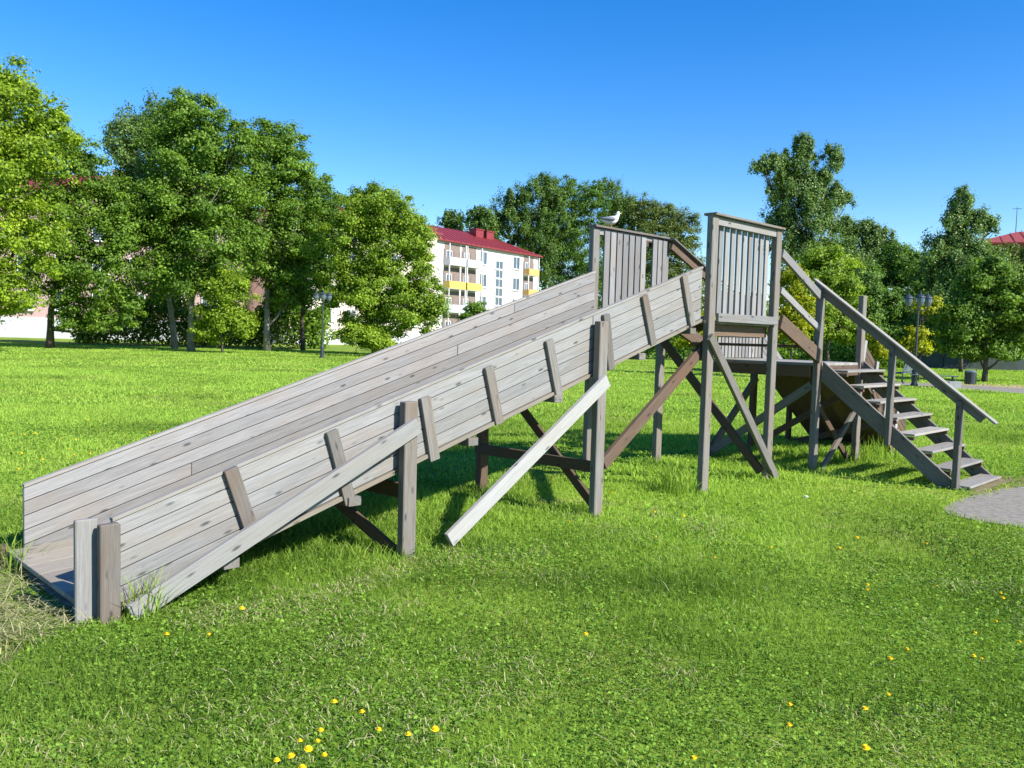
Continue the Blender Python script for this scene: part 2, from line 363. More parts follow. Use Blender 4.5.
# lower stairs, running towards the camera's right
def stair_side(u, t=.045):
    m = MB(); pts = [(0.02, 1.375), (-1.83, -.06)]
    c = []
    for v, z in pts:
        c += [(u-t/2, v, z-.27 if v > -1 else z-.0), (u+t/2, v, z-.27 if v > -1 else z-.0), (u+t/2, v, z), (u-t/2, v, z)]
    z1 = -.06
    c = [(u-t/2, -.06, 1.13), (u+t/2, -.06, 1.13), (u+t/2, -.085, 1.372), (u-t/2, -.085, 1.372),
         (u-t/2, -1.565, -.06), (u+t/2, -1.565, -.06), (u+t/2, -1.83, -.06), (u-t/2, -1.83, -.06)]
    m.hexa(c, (0, -.78, -.63)); return m.build('stringer', W_POST, ROOT, .004)
s1 = stair_side(8.455); s2 = stair_side(9.69)
for k in range(8):
    v = -.285-.2045*k; z = 1.268-.1745*k
    MB().box(8.479, 9.664, v-.10, v+.13, z-.028, z, (1, 0, 0)).build('tread', W_STEP, ROOT, .004)
    for uu in (8.50, 9.643):
        if z > .1: MB().box(uu-.02, uu+.02, v-.09, v+.12, z-.075, z-.038, (0, 1, 0)).build('cleat', W_BROWN, ROOT)
post(8.405, -.93, .42, 1.585, .085); post(8.405, -1.685, -.1, 1.0, .09)
hr = incl((8.40, .06, 2.315), (8.40, -1.93, .812), .095, .042, 'handrail', W_POST, n=(1, 0, 0))
incl((8.39, .05, 2.385), (8.39, -2.06, .775), .10, .022, 'rail_cap', W_STEP, hr, n=(0, .6, .8))
# second, short chute going away from the landing
z2t = lambda u: 1.80-.655*(u-9.69); z2b = lambda u: 1.30-.655*(u-9.69)
def wall2(v0, v1, mat):
    m = MB()
    for i in range(5):
        c = []
        for u in (9.76, 11.68):
            lo = z2b(u)+.5*i/5+.003; hi = z2b(u)+.5*(i+1)/5-.003
            c += [(u, v0, lo), (u, v1, lo), (u, v1, hi), (u, v0, hi)]
        m.hexa(c, (1, 0, -.655))
    return m.build('side_wall', mat, ROOT, .003)
wn = wall2(.03, .062, W_BROWN); wf = wall2(WV, WV+.032, W_GRAY)
m = MB()
for i in range(8):
    a = .012+i*(WV+.04)/8; slant(9.745, 11.9, a, a+(WV+.04)/8-.003, -.034, -.002, m, z2b)
m.build('chute_floor', W_DECK, ROOT, .002)
for u in (9.95, 10.40, 10.85, 11.3):
    MB().bar((u, .013, z2t(u)+.02), (u-.12, .013, z2b(u)-.02), .08, .03, (0, 1, 0)).build('batten', W_PALE, wn, .003)
for u in (10.86,):
    post(u, PN, -.1, z2b(u)+.3, mat=W_BROWN, w=.09); post(u, PF, -.1, z2b(u)+.3, mat=W_BROWN, w=.09)
incl((10.05, PN-.06, .93), (10.90, PN-.06, .0), .07, .035, 'brace', W_BROWN)
incl((10.80, .06, .45), (10.80, WV, .02), .09, .04, 'brace', W_BROWN, n=(1, 0, 0))
Mroot = Matrix.Translation((OX, OY, 0)) @ Matrix.Rotation(TH, 4, 'Z')
def SW(u, v, z): return Mroot @ Vector((u, v, z))

# ------------------------------------------------------------------ gull on the tower rail
gw = SW(6.15, PF, 2.880)
GU = empty('gull', gw, math.radians(8)); GU.scale = (.92, 1.2, 1.1); tag(GU, 'white headed gull with grey wings perched on the tower railing', 'bird')
WHITE_F = plain('white_feathers', (.62, .62, .61), .8, .1, .04, 30); GREY_F = plain('grey_feathers', (.17, .19, .23), .8, .1, .08, 30)
BEAK = plain('beak', (.55, .35, .08), .5, .3); DARKF = plain('dark_feathers', (.05, .05, .06), .7, .1)
sp = [(-.145, .085, .006), (-.125, .086, .014), (-.09, .082, .026), (-.045, .076, .040), (0, .076, .047), (.04, .082, .046), (.068, .098, .037), (.082, .118, .028), (.088, .135, .025), (.094, .150, .026), (.102, .158, .023), (.114, .158, .015), (.122, .157, .006)]
MB().tube([(x, 0, z) for x, z, r in sp], [r for x, z, r in sp], 14).build('body', WHITE_F, GU, smooth=True)
for s in (-1, 1):
    wm = MB().tube([(.05, s*.036, .088), (.02, s*.045, .090), (-.04, s*.040, .090), (-.10, s*.024, .092), (-.15, s*.012, .094)], [.012, .024, .024, .014, .004], 8)
    wm.build('wing', GREY_F, GU, smooth=True)
    wm = MB().tube([(-.13, s*.014, .094), (-.165, s*.006, .094), (-.19, s*.004, .092)], [.008, .006, .001], 6); wm.build('wing_tip', DARKF, GU, smooth=True)
    MB().tube([(.01, s*.018, .04), (.012, s*.018, 0.0), (.03, s*.018, .002)], [.004, .003, .004], 6).build('leg', BEAK, GU)
    MB().tube([(.106, s*.0195, .162), (.106, s*.0225, .162)], [.004, .003], 8).build('eye', DARKF, GU)
MB().tube([(.118, 0, .157), (.135, 0, .154), (.146, 0, .149)], [.007, .005, .001], 8).build('beak', BEAK, GU, smooth=True)

# ------------------------------------------------------------------ lamps, benches, bin
IRON = plain('dark_iron', (.025, .035, .04), .45, .5, .2, 8); GLASS = plain('lamp_glass', (.10, .13, .16), .12, .8, .05)
def lamp(loc, h, label, rz=0):
    r = empty('street_lamp', loc, rz); tag(r, label, 'street lamp')
    MB().lathe([(.14, -.05), (.14, .06), (.11, .10), (.10, .55), (.13, .58), (.075, .66), (.05, .8), (.042, h*.5), (.036, h-.55), (.045, h-.5), (.03, h-.46), (.025, h-.28)], seg=12).build('pole', IRON, r)
    for ang in (0, 120, 240):
        a = math.radians(ang+12); dx, dy = math.cos(a)*.40, math.sin(a)*.40
        MB().tube([(0, 0, h-.62), (dx*.5, dy*.5, h-.66), (dx*.95, dy*.95, h-.6), (dx, dy, h-.48)], [.018]*4, 6).build('arm', IRON, r)
        ln = MB().lathe([(.03, h-.50), (.09, h-.47), (.155, h-.34), (.165, h-.24), (.15, h-.17)], dx, dy, 12).build('lantern', GLASS, r)
        MB().lathe([(.20, h-.175), (.17, h-.13), (.09, h-.06), (.03, h-.02), (.018, h+.06), (.004, h+.12)], dx, dy, 12).build('lantern_cap', IRON, ln)
    return r
p = ong(914, 386); lamp(p, 3.62, 'dark iron street lamp by the benches on the right')
p = ong(322, 358); lamp(p, 3.65, 'dark iron street lamp in front of the left group of trees', .6)
BSL = plain('bench_slats', (.10, .13, .16), .6, .3, .2, 6)
CONC = plain('concrete_grey', (.20, .21, .22), .9, .1, .2, 2)
def bench(loc, rz, label, back=True):
    r = empty('park_bench', loc, rz); tag(r, label, 'bench', None)
    m = MB()
    for i in range(4): m.box(-.85, .85, -.22+i*.115, -.125+i*.115, .43, .46)
    m.build('seat', BSL, r, .004)
    m = MB()
    for i in range(4 if back else 0): a = .50+i*.10; y = .26+i*.025; m.hexa([(x, y+dy, a+dz) for x in (-.85, .85) for dy, dz in ((-.012, 0), (.012, 0), (.034, .085), (.010, .085))], (1, 0, 0))
    if back: m.build('backrest', BSL, r, .004)
    for x in (-.65, .65):
        MB().tube([(x, -.22, -.02), (x, -.17, .15), (x, -.21, .42), (x, .22, .42), (x, .16, .2), (x, .27, -.02)], [.03]*6, 6).build('leg', IRON, r)
        if back: MB().tube([(x, .20, .42), (x, .30, .62), (x, .38, .92)], [.022]*3, 6).build('back_support', IRON, r)
    return r
bench(ong(902, 383)+Vector((0, 0, 0)), math.radians(228), 'dark slatted park bench behind the street lamp, seen from its back')
bench(ong(933, 387), math.radians(155), 'low backless dark bench on the path edge just right of the lamp', False)
MB().box(-.30, .30, -.2, .2, -.02, .27).build('concrete_block', CONC, None, .02)
cb = bpy.data.objects['concrete_block']; cb.location = ong(951, 388.5); cb.rotation_euler = (0, 0, .3); tag(cb, 'small grey block at the end of the backless bench on the path edge', 'block')
p = ong(970, 384.5); r = empty('litter_bin', p); tag(r, 'small dark litter bin on the grass by the round tree', 'litter bin')
MB().lathe([(.17, 0), (.19, .05), (.21, .52), (.20, .54)], seg=14).build('bucket', IRON, r)
MB().lathe([(.212, .50), (.225, .52), (.225, .56), (.15, .60), (.14, .585), (.13, .55)], seg=14).build('rim', BSL, r)
MB().tube([(-.24, 0, 0), (-.24, 0, .66), (.24, 0, .66), (.24, 0, 0)], [.018]*4, 6).build('frame', IRON, r)

# ------------------------------------------------------------------ trees
def sph(n):
    z = RNG.uniform(-1, 1, n); a = RNG.uniform(0, 2*np.pi, n); q = np.sqrt(1-z*z)
    return np.stack([q*np.cos(a), q*np.sin(a), z], 1)
def leaf_quads(c, nrm, size, aspect=.55, hang=0):
    n = len(c)
    nrm = nrm/np.linalg.norm(nrm, axis=1, keepdims=True)
    t = sph(n); t[:, 2] -= hang; t = t-nrm*(t*nrm).sum(1, keepdims=True); t /= np.linalg.norm(t, axis=1, keepdims=True)+1e-6
    b = np.cross(nrm, t); s = size[:, None]
    fold = nrm*s*.12
    return np.stack([c-t*s*.5, c+b*s*aspect*.5+fold, c+t*s*.5, c-b*s*aspect*.5+fold], 1)
LM = {
 'maple': leafy('leaf_light', (.08, .155, .012), (.32, .44, .035), .45),
 'mid': leafy('leaf_mid', (.045, .11, .016), (.195, .32, .036), .42),
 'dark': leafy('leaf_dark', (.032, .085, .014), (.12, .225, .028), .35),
 'poplar': leafy('leaf_poplar', (.045, .10, .024), (.185, .29, .075), .35, .45, .3),
 'bright': leafy('leaf_bright', (.065, .135, .014), (.285, .41, .038), .45),
 'yellow': leafy('leaf_yellow', (.16, .22, .010), (.38, .40, .015), .45),
 'linden': leafy('leaf_linden', (.05, .12, .018), (.15, .26, .045), .38),
 'far': leafy('leaf_far', (.040, .09, .020), (.145, .245, .042), .35),
 'willow': leafy('leaf_willow', (.06, .095, .018), (.14, .19, .04), .3),
}
def tree(name, label, cat, base, lobes, Y, kind, n, size, group=None, trunk_r=.22, pale=False, lean=0, crown_clump=.30, density=.9, trunk=True):
    """lobes: (px, py, rx, ry[, dy]) read off the photograph at the tree's own distance Y"""
    bx = at(base, 350, Y).x
    r = empty(name, (bx, Y, 0)); tag(r, label, cat, group)
    wc = []
    for lb in lobes:
        px, py, rx, ry = lb[:4]; dy = lb[4] if len(lb) > 4 else RNG.uniform(-.4, .4)*rx*Y/F
        c = at(px, py, Y); c = np.array([c.x-bx, c.y-Y+dy, c.z]); s = Y/F
        wc.append((c, np.array([rx*s, (rx+ry)/2*s*.9, ry*s])))
    n = int(n*2.1); size *= .68; area = np.array([w_[1][0]*w_[1][2] for w_ in wc]); cnt = (n*area/area.sum()).astype(int)
    P = []; NR = []; RN = []
    for (c, rd), k in zip(wc, cnt):
        rm = rd.mean(); cr = crown_clump*rm+.25; ncl = max(10, int(13*density*(rm/cr)**2))
        d = sph(ncl); d[:, 2] = np.where(d[:, 2] < -.75, -d[:, 2], d[:, 2])
        cc = c+d*rd*(RNG.uniform(.40, 1.16, ncl)[:, None])
        wt = RNG.uniform(.5, 1.5, ncl); wt /= wt.sum(); ids = RNG.choice(ncl, k, p=wt)
        crs = cr*RNG.uniform(.35, 1.0, ncl)
        dd = sph(k)*np.minimum(np.abs(RNG.normal(.60, .33, k)), 1.4)[:, None]
        sq = np.array([.85, .85, 1.25]) if kind in ('poplar', 'far') else np.array([1.15, 1.15, .72])
        p = cc[ids]+dd*crs[ids][:, None]*sq
        nr = dd*.8+d[ids]*.5+sph(k)*.75+np.array([0, 0, .35])
        P.append(p); NR.append(nr); RN.append(np.clip(RNG.normal(.45, .22, k)+RNG.normal(0, .13, ncl)[ids], 0, 1))
    P = np.concatenate(P); NR = np.concatenate(NR); RN = np.concatenate(RN)
    keep = P[:, 2] > .12; P, NR, RN = P[keep], NR[keep], RN[keep]
    q = leaf_quads(P, NR, size*RNG.uniform(.6, 1.35, len(P)), .62, .4)
    me = np_mesh('crown', q, 4, {'rnd': RN}); link_mesh('crown', me, r, LM[kind])
    if trunk:
        # trunk and limbs
        trunk_r *= .72; zs = np.array([w_[0][2] for w_ in wc]); zmin = max(.8, min(w_[0][2]-w_[1][2]*.5 for w_ in wc)); ztop = zs.max()
        cx = np.average([w_[0][0] for w_ in wc], weights=area)
        tp = Vector((cx*.6, 0, ztop*.9)); mb = MB()
        pts = []; rr = []
        for i in range(9):
            t = i/8; x = lean*math.sin(t*2.2)*(1-t)+tp.x*t**1.5
            pts.append((x+random.uniform(-.06, .06)*(i > 0), random.uniform(-.08, .08)*(i > 0), tp.z*t-(.1 if i == 0 else 0))); rr.append(trunk_r*(1.25 if i == 0 else 1-.88*t))
        mb.tube(pts, rr, 9)
        T = mb.build('trunk', BARK_PALE if pale else BARK, r, smooth=True)
        mb = MB()
        for (c, rd) in wc:
            i = max(1, min(7, int(c[2]/tp.z*8*.7))); p0 = Vector(pts[i]); p1 = Vector(c.tolist())
            mid_ = (p0+p1)/2+Vector((0, 0, -.1*(p1-p0).length)); mb.tube([p0, mid_, p1], [rr[i]*.6, rr[i]*.42, .03], 6)
            for _ in range(5):
                e = p1+Vector((sph(1)[0]*rd*.8).tolist()); mb.tube([mid_.lerp(p1, random.random()), e], [.045, .012], 4)
        mb.build('limbs', BARK_PALE if pale else BARK, r, smooth=True)
    return r
GL = 'trees at the left edge of the lawn'; GR = 'trees beyond the path on the right'; GF = 'tall trees behind the white apartment block'
tree('maple_tree', 'bright yellow-green leafy maple cut off by the left edge', 'tree', -38,
     [(12, 105, 34, 38), (-30, 130, 60, 60), (38, 150, 34, 36), (0, 190, 52, 50), (-45, 230, 70, 70), (20, 240, 34, 38), (5, 292, 34, 30), (-30, 300, 50, 38), (55, 125, 17, 24)], 42, 'maple', 42000, .24, GL, .3)
tree('maple_tree', 'mid green tree with one dark trunk beside the left maple', 'tree', 50,
     [(75, 175, 34, 34), (95, 215, 42, 42), (60, 235, 38, 42), (100, 268, 38, 36), (58, 285, 32, 24), (118, 308, 20, 22), (85, 316, 26, 18), (105, 325, 20, 10), (125, 240, 22, 40)], 50, 'mid', 36000, .24, GL, .3)
tree('poplar_tree', 'silvery green poplar with a leaning pale trunk, left of a straight trunk', 'tree', 175,
     [(130, 138, 22, 26), (165, 125, 30, 26), (150, 165, 34, 38), (135, 200, 26, 34), (160, 235, 34, 40), (158, 275, 30, 26)], 56, 'poplar', 30000, .26, GL, .28, True, -.6)
tree('broadleaf_tree', 'tallest dark green tree of the left group, with a straight pale trunk', 'tree', 191,
     [(195, 122, 34, 24), (190, 155, 46, 40), (205, 195, 50, 40), (175, 220, 42, 40), (215, 245, 42, 36), (185, 275, 40, 30), (220, 285, 26, 24), (240, 150, 20, 24)], 52, 'mid', 46000, .25, GL, .3, True)
tree('broadleaf_tree', 'dark green tree with a twin trunk, centre of the left group', 'tree', 267,
     [(275, 145, 32, 24), (262, 175, 36, 34), (295, 178, 24, 26), (265, 220, 40, 38), (298, 230, 26, 34), (262, 268, 36, 30), (290, 285, 28, 26), (225, 215, 24, 30), (285, 300, 22, 14)], 57, 'mid', 44000, .26, GL, .3, True)
tree('broadleaf_tree', 'dark tree with a thin leaning trunk behind the left street lamp', 'tree', 303,
     [(318, 200, 20, 24), (325, 245, 28, 34), (318, 285, 30, 22), (300, 262, 20, 24)], 61, 'dark', 20000, .27, GL, .22, False, -.5)
tree('young_tree', 'low bright green young tree beneath the dark crowns of the left group', 'tree', 222,
     [(232, 292, 22, 18), (225, 318, 24, 18), (208, 334, 16, 12), (240, 330, 14, 14)], 50, 'maple', 9000, .22, GL, .1)
tree('willow_tree', 'large bushy light green tree reaching the ground left of the white block', 'tree', 375,
     [(360, 208, 26, 22), (385, 212, 30, 24), (352, 240, 32, 34), (395, 245, 34, 32), (345, 285, 26, 30), (378, 285, 36, 32), (412, 275, 26, 30), (405, 315, 34, 26), (372, 325, 34, 22), (432, 308, 16, 22), (418, 238, 16, 22)], 54, 'bright', 52000, .23, GL, .3)
tree('shrub', 'low bright shrub at the foot of the bushy tree, right of the left lamp', 'shrub', 355, [(352, 338, 18, 12), (368, 342, 18, 11), (385, 346, 14, 9)], 51, 'maple', 6000, .2, None, .05)
tree('young_tree', 'small round dark green tree against the white apartment block', 'tree', 476, [(476, 314, 13, 12), (468, 325, 12, 11), (484, 323, 11, 11)], 80, 'mid', 5000, .27, None, .12)
# behind the building
tree('broadleaf_tree', 'distant low tree top showing above the red roof, leftmost', 'tree', 455, [(452, 222, 12, 10), (455, 245, 18, 20)], 150, 'far', 7000, .5, GF, .3)
tree('broadleaf_tree', 'distant round tree top above the red roof beside the chimneys', 'tree', 478, [(474, 219, 14, 11), (488, 222, 14, 13), (500, 228, 12, 14), (480, 245, 20, 20)], 145, 'far', 9000, .5, GF, .3)
tree('linden_tree', 'tall dark tree rising right behind the corner of the white block', 'tree', 528, [(510, 208, 16, 16), (540, 194, 24, 16), (530, 225, 26, 22), (555, 215, 18, 22), (545, 262, 16, 34), (520, 250, 16, 16)], 146, 'far', 36000, .42, GF, .4)
tree('birch_tree', 'tall dark hanging-branched tree left of the tower railing', 'tree', 575, [(565, 200, 22, 20), (580, 235, 24, 30), (560, 260, 22, 36), (585, 290, 26, 36), (560, 310, 22, 26), (592, 202, 16, 18)], 148, 'dark', 36000, .42, GF, .35, True)
tree('linden_tree', 'tall tree crown behind the perched gull', 'tree', 612, [(608, 200, 22, 18), (625, 215, 22, 20), (610, 240, 26, 26), (620, 285, 28, 34), (600, 320, 24, 20)], 156, 'far', 36000, .42, GF, .35)
tree('willow_tree', 'yellowish green wide tree behind the far tower railing', 'tree', 660, [(645, 215, 20, 18), (665, 222, 20, 20), (685, 235, 16, 22), (655, 245, 30, 24), (680, 270, 24, 30), (650, 290, 28, 32), (690, 300, 20, 30)], 152, 'willow', 42000, .42, GF, .35)
# right side
tree('poplar_tree', 'tall ragged poplar rising right behind the tower railing', 'tree', 805,
     [(806, 148, 11, 14), (797, 165, 14, 16), (776, 168, 12, 13), (760, 166, 10, 9), (832, 160, 11, 14), (822, 180, 14, 16), (800, 190, 26, 22), (778, 192, 14, 14), (835, 198, 16, 12), (806, 220, 30, 20), (780, 222, 18, 14), (800, 248, 34, 20), (845, 200, 9, 8), (820, 270, 40, 26)], 72, 'poplar', 46000, .27, GR, .35, True, 0, .34)
tree('poplar_tree', 'lower spreading tree to the right of the tall poplar', 'tree', 865, [(845, 228, 16, 10), (865, 232, 16, 10), (884, 240, 12, 9), (862, 250, 24, 14), (890, 256, 14, 12), (875, 272, 20, 16)], 76, 'poplar', 17000, .28, GR, .25)
tree('linden_tree', 'light green tree behind the upper stair railing', 'tree', 828, [(825, 272, 24, 20), (845, 285, 24, 26), (820, 300, 26, 26), (840, 325, 30, 24), (805, 325, 22, 22)], 40, 'bright', 26000, .20, GR, .14)
tree('linden_tree', 'round blue-green tree right behind the stair landing post', 'tree', 868, [(866, 282, 18, 20), (874, 305, 16, 22), (862, 320, 20, 22)], 44, 'linden', 15000, .20, GR, .14)
tree('young_tree', 'yellow leaved young tree behind the stair opening', 'tree', 792, [(790, 290, 14, 20), (800, 318, 16, 16), (783, 325, 14, 18), (798, 338, 12, 10)], 36, 'yellow', 7000, .17, GR, .07)
tree('young_tree', 'yellow-green young tree seen under the slide next to the tower', 'tree', 692, [(690, 338, 15, 11), (712, 335, 12, 10), (700, 322, 14, 10)], 37, 'yellow', 5000, .17, GR, .07)
tree('young_tree', 'small yellow leaved tree behind the right street lamp', 'tree', 920, [(925, 310, 10, 6), (932, 305, 6, 6), (908, 345, 9, 7), (918, 335, 7, 7), (922, 348, 9, 6), (912, 332, 4, 6)], 37, 'yellow', 2600, .19, GR, .05)
tree('young_tree', 'yellow leaved bush beside the landing post of the stairs', 'tree', 870, [(872, 345, 9, 10), (880, 352, 7, 8)], 39, 'yellow', 1800, .18, GR, .05)
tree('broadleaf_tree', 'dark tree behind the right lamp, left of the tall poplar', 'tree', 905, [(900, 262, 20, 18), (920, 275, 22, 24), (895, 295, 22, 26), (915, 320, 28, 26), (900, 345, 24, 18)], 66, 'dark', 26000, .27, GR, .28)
tree('poplar_tree', 'tall pointed poplar near the right edge, above the round tree', 'tree', 962,
     [(963, 202, 9, 14), (955, 222, 14, 12), (975, 220, 16, 10), (990, 226, 10, 6), (963, 245, 28, 16), (945, 262, 20, 20), (975, 270, 30, 24), (955, 300, 34, 28)], 52, 'poplar', 32000, .22, GR, .16, False, 0, .34)
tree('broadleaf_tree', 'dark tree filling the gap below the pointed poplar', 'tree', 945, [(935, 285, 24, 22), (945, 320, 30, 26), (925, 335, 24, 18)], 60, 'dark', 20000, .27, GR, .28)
tree('maple_tree', 'round dark green tree with a short trunk by the litter bin', 'tree', 986,
     [(990, 282, 22, 22), (975, 305, 26, 22), (1008, 305, 26, 26), (965, 328, 24, 18), (995, 335, 30, 18), (1022, 330, 22, 20), (1000, 352, 22, 10), (962, 348, 18, 10), (980, 355, 14, 8)], 38.3, 'mid', 34000, .19, GR, .17)
tree('willow_tree', 'yellowish tree behind the round tree at the right edge', 'tree', 1030, [(1010, 262, 18, 14), (1030, 268, 20, 20), (1035, 300, 24, 30), (1050, 270, 24, 30)], 56, 'willow', 20000, .25, GR, .25)
tree('broadleaf_tree', 'dark tree at the right edge behind the wall', 'tree', 1040, [(1030, 330, 28, 24), (1060, 320, 30, 30), (1000, 340, 24, 18)], 62, 'dark', 14000, .28, GR, .25)
# far wooded belt closing the horizon
P = []; NR = []; RN = []
for i in range(150):
    px = -250+i*11; Y = RNG.uniform(165, 205)
    hh = 9+4*math.sin(i*.37)+RNG.uniform(-1.5, 2.5)
    if 430 < px < 520: hh *= .7
    k = 420; c = at(px, 340, Y); d = sph(k)*(RNG.uniform(0, 1, k)**.4)[:, None]
    P.append(np.array([c.x, Y, hh*.5])+d*np.array([4.5, 4, hh*.52])); NR.append(d+sph(k)*.6); RN.append(RNG.uniform(0, 1, k))
P = np.concatenate(P); NR = np.concatenate(NR); RN = np.concatenate(RN); keep = P[:, 2] > 0
me = np_mesh('wooded_belt', leaf_quads(P[keep], NR[keep], .95*RNG.uniform(.6, 1.3, keep.sum()), .7), 4, {'rnd': RN[keep]})
tag(link_mesh('wooded_belt', me, None, LM['far']), 'dark belt of far-off trees closing the horizon behind the park', 'woodland', None, 'stuff')
# undergrowth right / middle distance
def hedge(label, pts, h, kind, n, size, th=1.2):
    P = []; 
    for _ in range(n):
        t = random.random()*(len(pts)-1); i = int(t); f_ = t-i; a = Vector(pts[i]).lerp(Vector(pts[i+1]), f_)
        hh = h*(.75+.35*math.sin(a.x*1.1)*math.sin(a.x*.47+1))
        P.append((a.x+random.gauss(0, .2), a.y+random.uniform(-th, th), abs(random.random()**.7)*hh))
    P = np.array(P); me = np_mesh('hedge', leaf_quads(P, sph(n)+np.array([0, -.3, .5]), size*RNG.uniform(.6, 1.3, n), .65), 4, {'rnd': RNG.uniform(0, 1, n)})
    return tag(link_mesh('hedge', me, None, LM[kind]), label, 'hedge')
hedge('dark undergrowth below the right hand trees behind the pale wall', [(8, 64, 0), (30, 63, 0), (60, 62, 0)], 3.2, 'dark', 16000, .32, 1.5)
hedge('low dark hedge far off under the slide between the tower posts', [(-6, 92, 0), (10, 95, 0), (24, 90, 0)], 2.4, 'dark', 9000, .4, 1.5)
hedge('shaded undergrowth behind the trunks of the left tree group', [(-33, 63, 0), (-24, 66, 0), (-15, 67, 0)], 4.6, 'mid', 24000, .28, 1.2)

# ------------------------------------------------------------------ buildings
def plaster(name, c): return plain(name, c, .9, .1, .05, .6)
P_WHITE = plaster('white_plaster', (.60, .58, .57)); P_CREAM = plaster('cream_plaster', (.58, .51, .44)); P_PINK = plaster('pink_plaster', (.50, .34, .33)); P_PLINTH = plaster('plinth_plaster', (.52, .52, .53))
P_BAY = plaster('bay_plaster', (.76, .68, .60)); P_BRICK = plaster('brick_red', (.28, .12, .08))
ROOFR = plain('red_metal_roof', (.20, .028, .033), .5, .4, .1, 1.5); ROOFO = plain('orange_red_roof', (.26, .055, .045), .6, .3, .1, 1.5)
YELL = plain('yellow_balcony', (.58, .42, .10), .6, .3); ORNG = plain('orange_balcony', (.55, .33, .12), .6, .3); BLUEP = plain('pale_blue_panel', (.55, .62, .70), .6, .3)
PANE = plain('window_glass', (.06, .085, .11), .08, .9, .15, .5); FRM = plain('window_frame', (.80, .80, .80), .5, .3); SHD = plain('recess_shade_and_door', (.20, .16, .14), .9, .1)  # SHD: dark tone for the shade inside the loggias, also used on doors
class Facade:
    """vertical plane from point a to b (metres); s along it, d outward (towards the camera)"""
    def __init__(s, a, b):
        s.a = Vector((a[0], a[1], 0)); s.len = math.hypot(b[0]-a[0], b[1]-a[1]); s.rz = math.atan2(b[1]-a[1], b[0]-a[0])
        s.M = Matrix.Translation(s.a) @ Matrix.Rotation(s.rz, 4, 'Z'); s.I = s.M.inverted()
    def hit(s, px, py):
        o = s.I @ Vector((0, 0, H)); d = (s.I.to_3x3() @ ray(px, py)); t = -o.y/d.y; q = o+d*t; return q.x, q.z
def window(root, s, z, w, h, panes=2, d=.12, mat=FRM):
    fr = MB(); t = .07
    fr.box(s-w/2, s+w/2, -d, .02, z-h/2, z-h/2+t); fr.box(s-w/2, s+w/2, -d, .02, z+h/2-t, z+h/2)
    for i in range(panes+1):
        x = s-w/2+t/2+(w-t)*i/panes; fr.box(x-t/2, x+t/2, -d-.004, .016, z-h/2+.01, z+h/2-.01, (0, 0, 1))
    f_ = fr.build('window', mat, root)
    MB().box(s-w/2+.03, s+w/2-.03, -d+.05, -d+.07, z-h/2+.03, z+h/2-.03).build('pane', PANE, f_)
    MB().box(s-w/2-.08, s+w/2+.08, -d-.10, -d-.01, z-h/2-.07, z-h/2-.005).build('sill', FRM, f_)
    return f_
def gable_box(root, L, D, z, ov, rh, mat):
    m = MB(); o = ov
    a = [(-o, -o, z), (L+o, -o, z), (L+o, D+o, z), (-o, D+o, z)]; r0 = (D*.45, D/2, z+rh); r1 = (L-D*.45, D/2, z+rh)
    b = [(x, y, zz+.18) for x, y, zz in a]
    m.poly([b[0], b[1], r1, r0]); m.poly([b[1], b[2], r1]); m.poly([b[2], b[3], r0, r1]); m.poly([b[3], b[0], r0])
    for i in range(4): m.poly([a[i], a[(i+1) % 4], b[(i+1) % 4], b[i]])
    m.poly(a[::-1])
    k = int(L/1.2)
    rf = m.build('roof', mat, root)
    s = MB()
    for i in range(1, k):
        x = i*L/k; t = min(1, min(x, L-x)/(D*.45)); yy = D/2*t; s.bar((x, -o, z+.22), (x, yy, z+.22+rh*t*.97), .06, .06, (0, 0, 1))
    s.build('roof_seam', mat, rf)
    return rf
# --- white four-storey block
def pt(px, py, Y): q = at(px, py, Y); return (q.x, q.y)
fa, fb = pt(418, 300, 110), pt(537, 300, 134)
FW = Facade(fa, fb); L = FW.len
zE_ = FW.hit(536, 257)[1]
B = empty('apartment_block', FW.a, FW.rz); tag(B, 'white four-storey apartment block with red roof and yellow balconies', 'building')
MB().box(0, L, 0, 12, 0, zE_).build('wall', P_WHITE, B)
MB().box(-.05, L+.05, -.06, 12.05, 0, 1.1).build('plinth', P_PLINTH, B)
rf = gable_box(B, L, 12, zE_, .55, 3.0, ROOFR)
for px_, w_ in ((483, 1.9), (494, 1.9), (463, 1.5), (501, 1.4)):
    s_, _ = FW.hit(px_, 240); h_ = 3.3 if w_ > 1.8 else 1.9
    s_ = min(max(s_+3.6, 2), L-4)
    MB().box(s_, s_+w_, 4.0 if w_ > 1.8 else 5.2, 5.2 if w_ > 1.8 else 6.2, zE_, zE_+h_).build('chimney', ROOFR, rf)
    MB().box(s_-.12, s_+w_+.12, 3.9 if w_ > 1.8 else 5.1, 5.3 if w_ > 1.8 else 6.3, zE_+h_+.002, zE_+h_+.16).build('chimney_cap', ROOFR, rf)
fl = (zE_-1.1)/4
rows = [1.1+fl*(i+.55) for i in range(4)]
for px_, w_, pn in ((482, 1.5, 2), (515, 1.6, 2)):
    s_, _ = FW.hit(px_, 300)
    for z in rows: window(B, s_, z, w_*1.15, 1.9, pn)
s_, _ = FW.hit(498, 300)
for i in range(8): window(B, s_, 2.2+i*(zE_-3.2)/8+.2, 1.9, 1.25, 2)
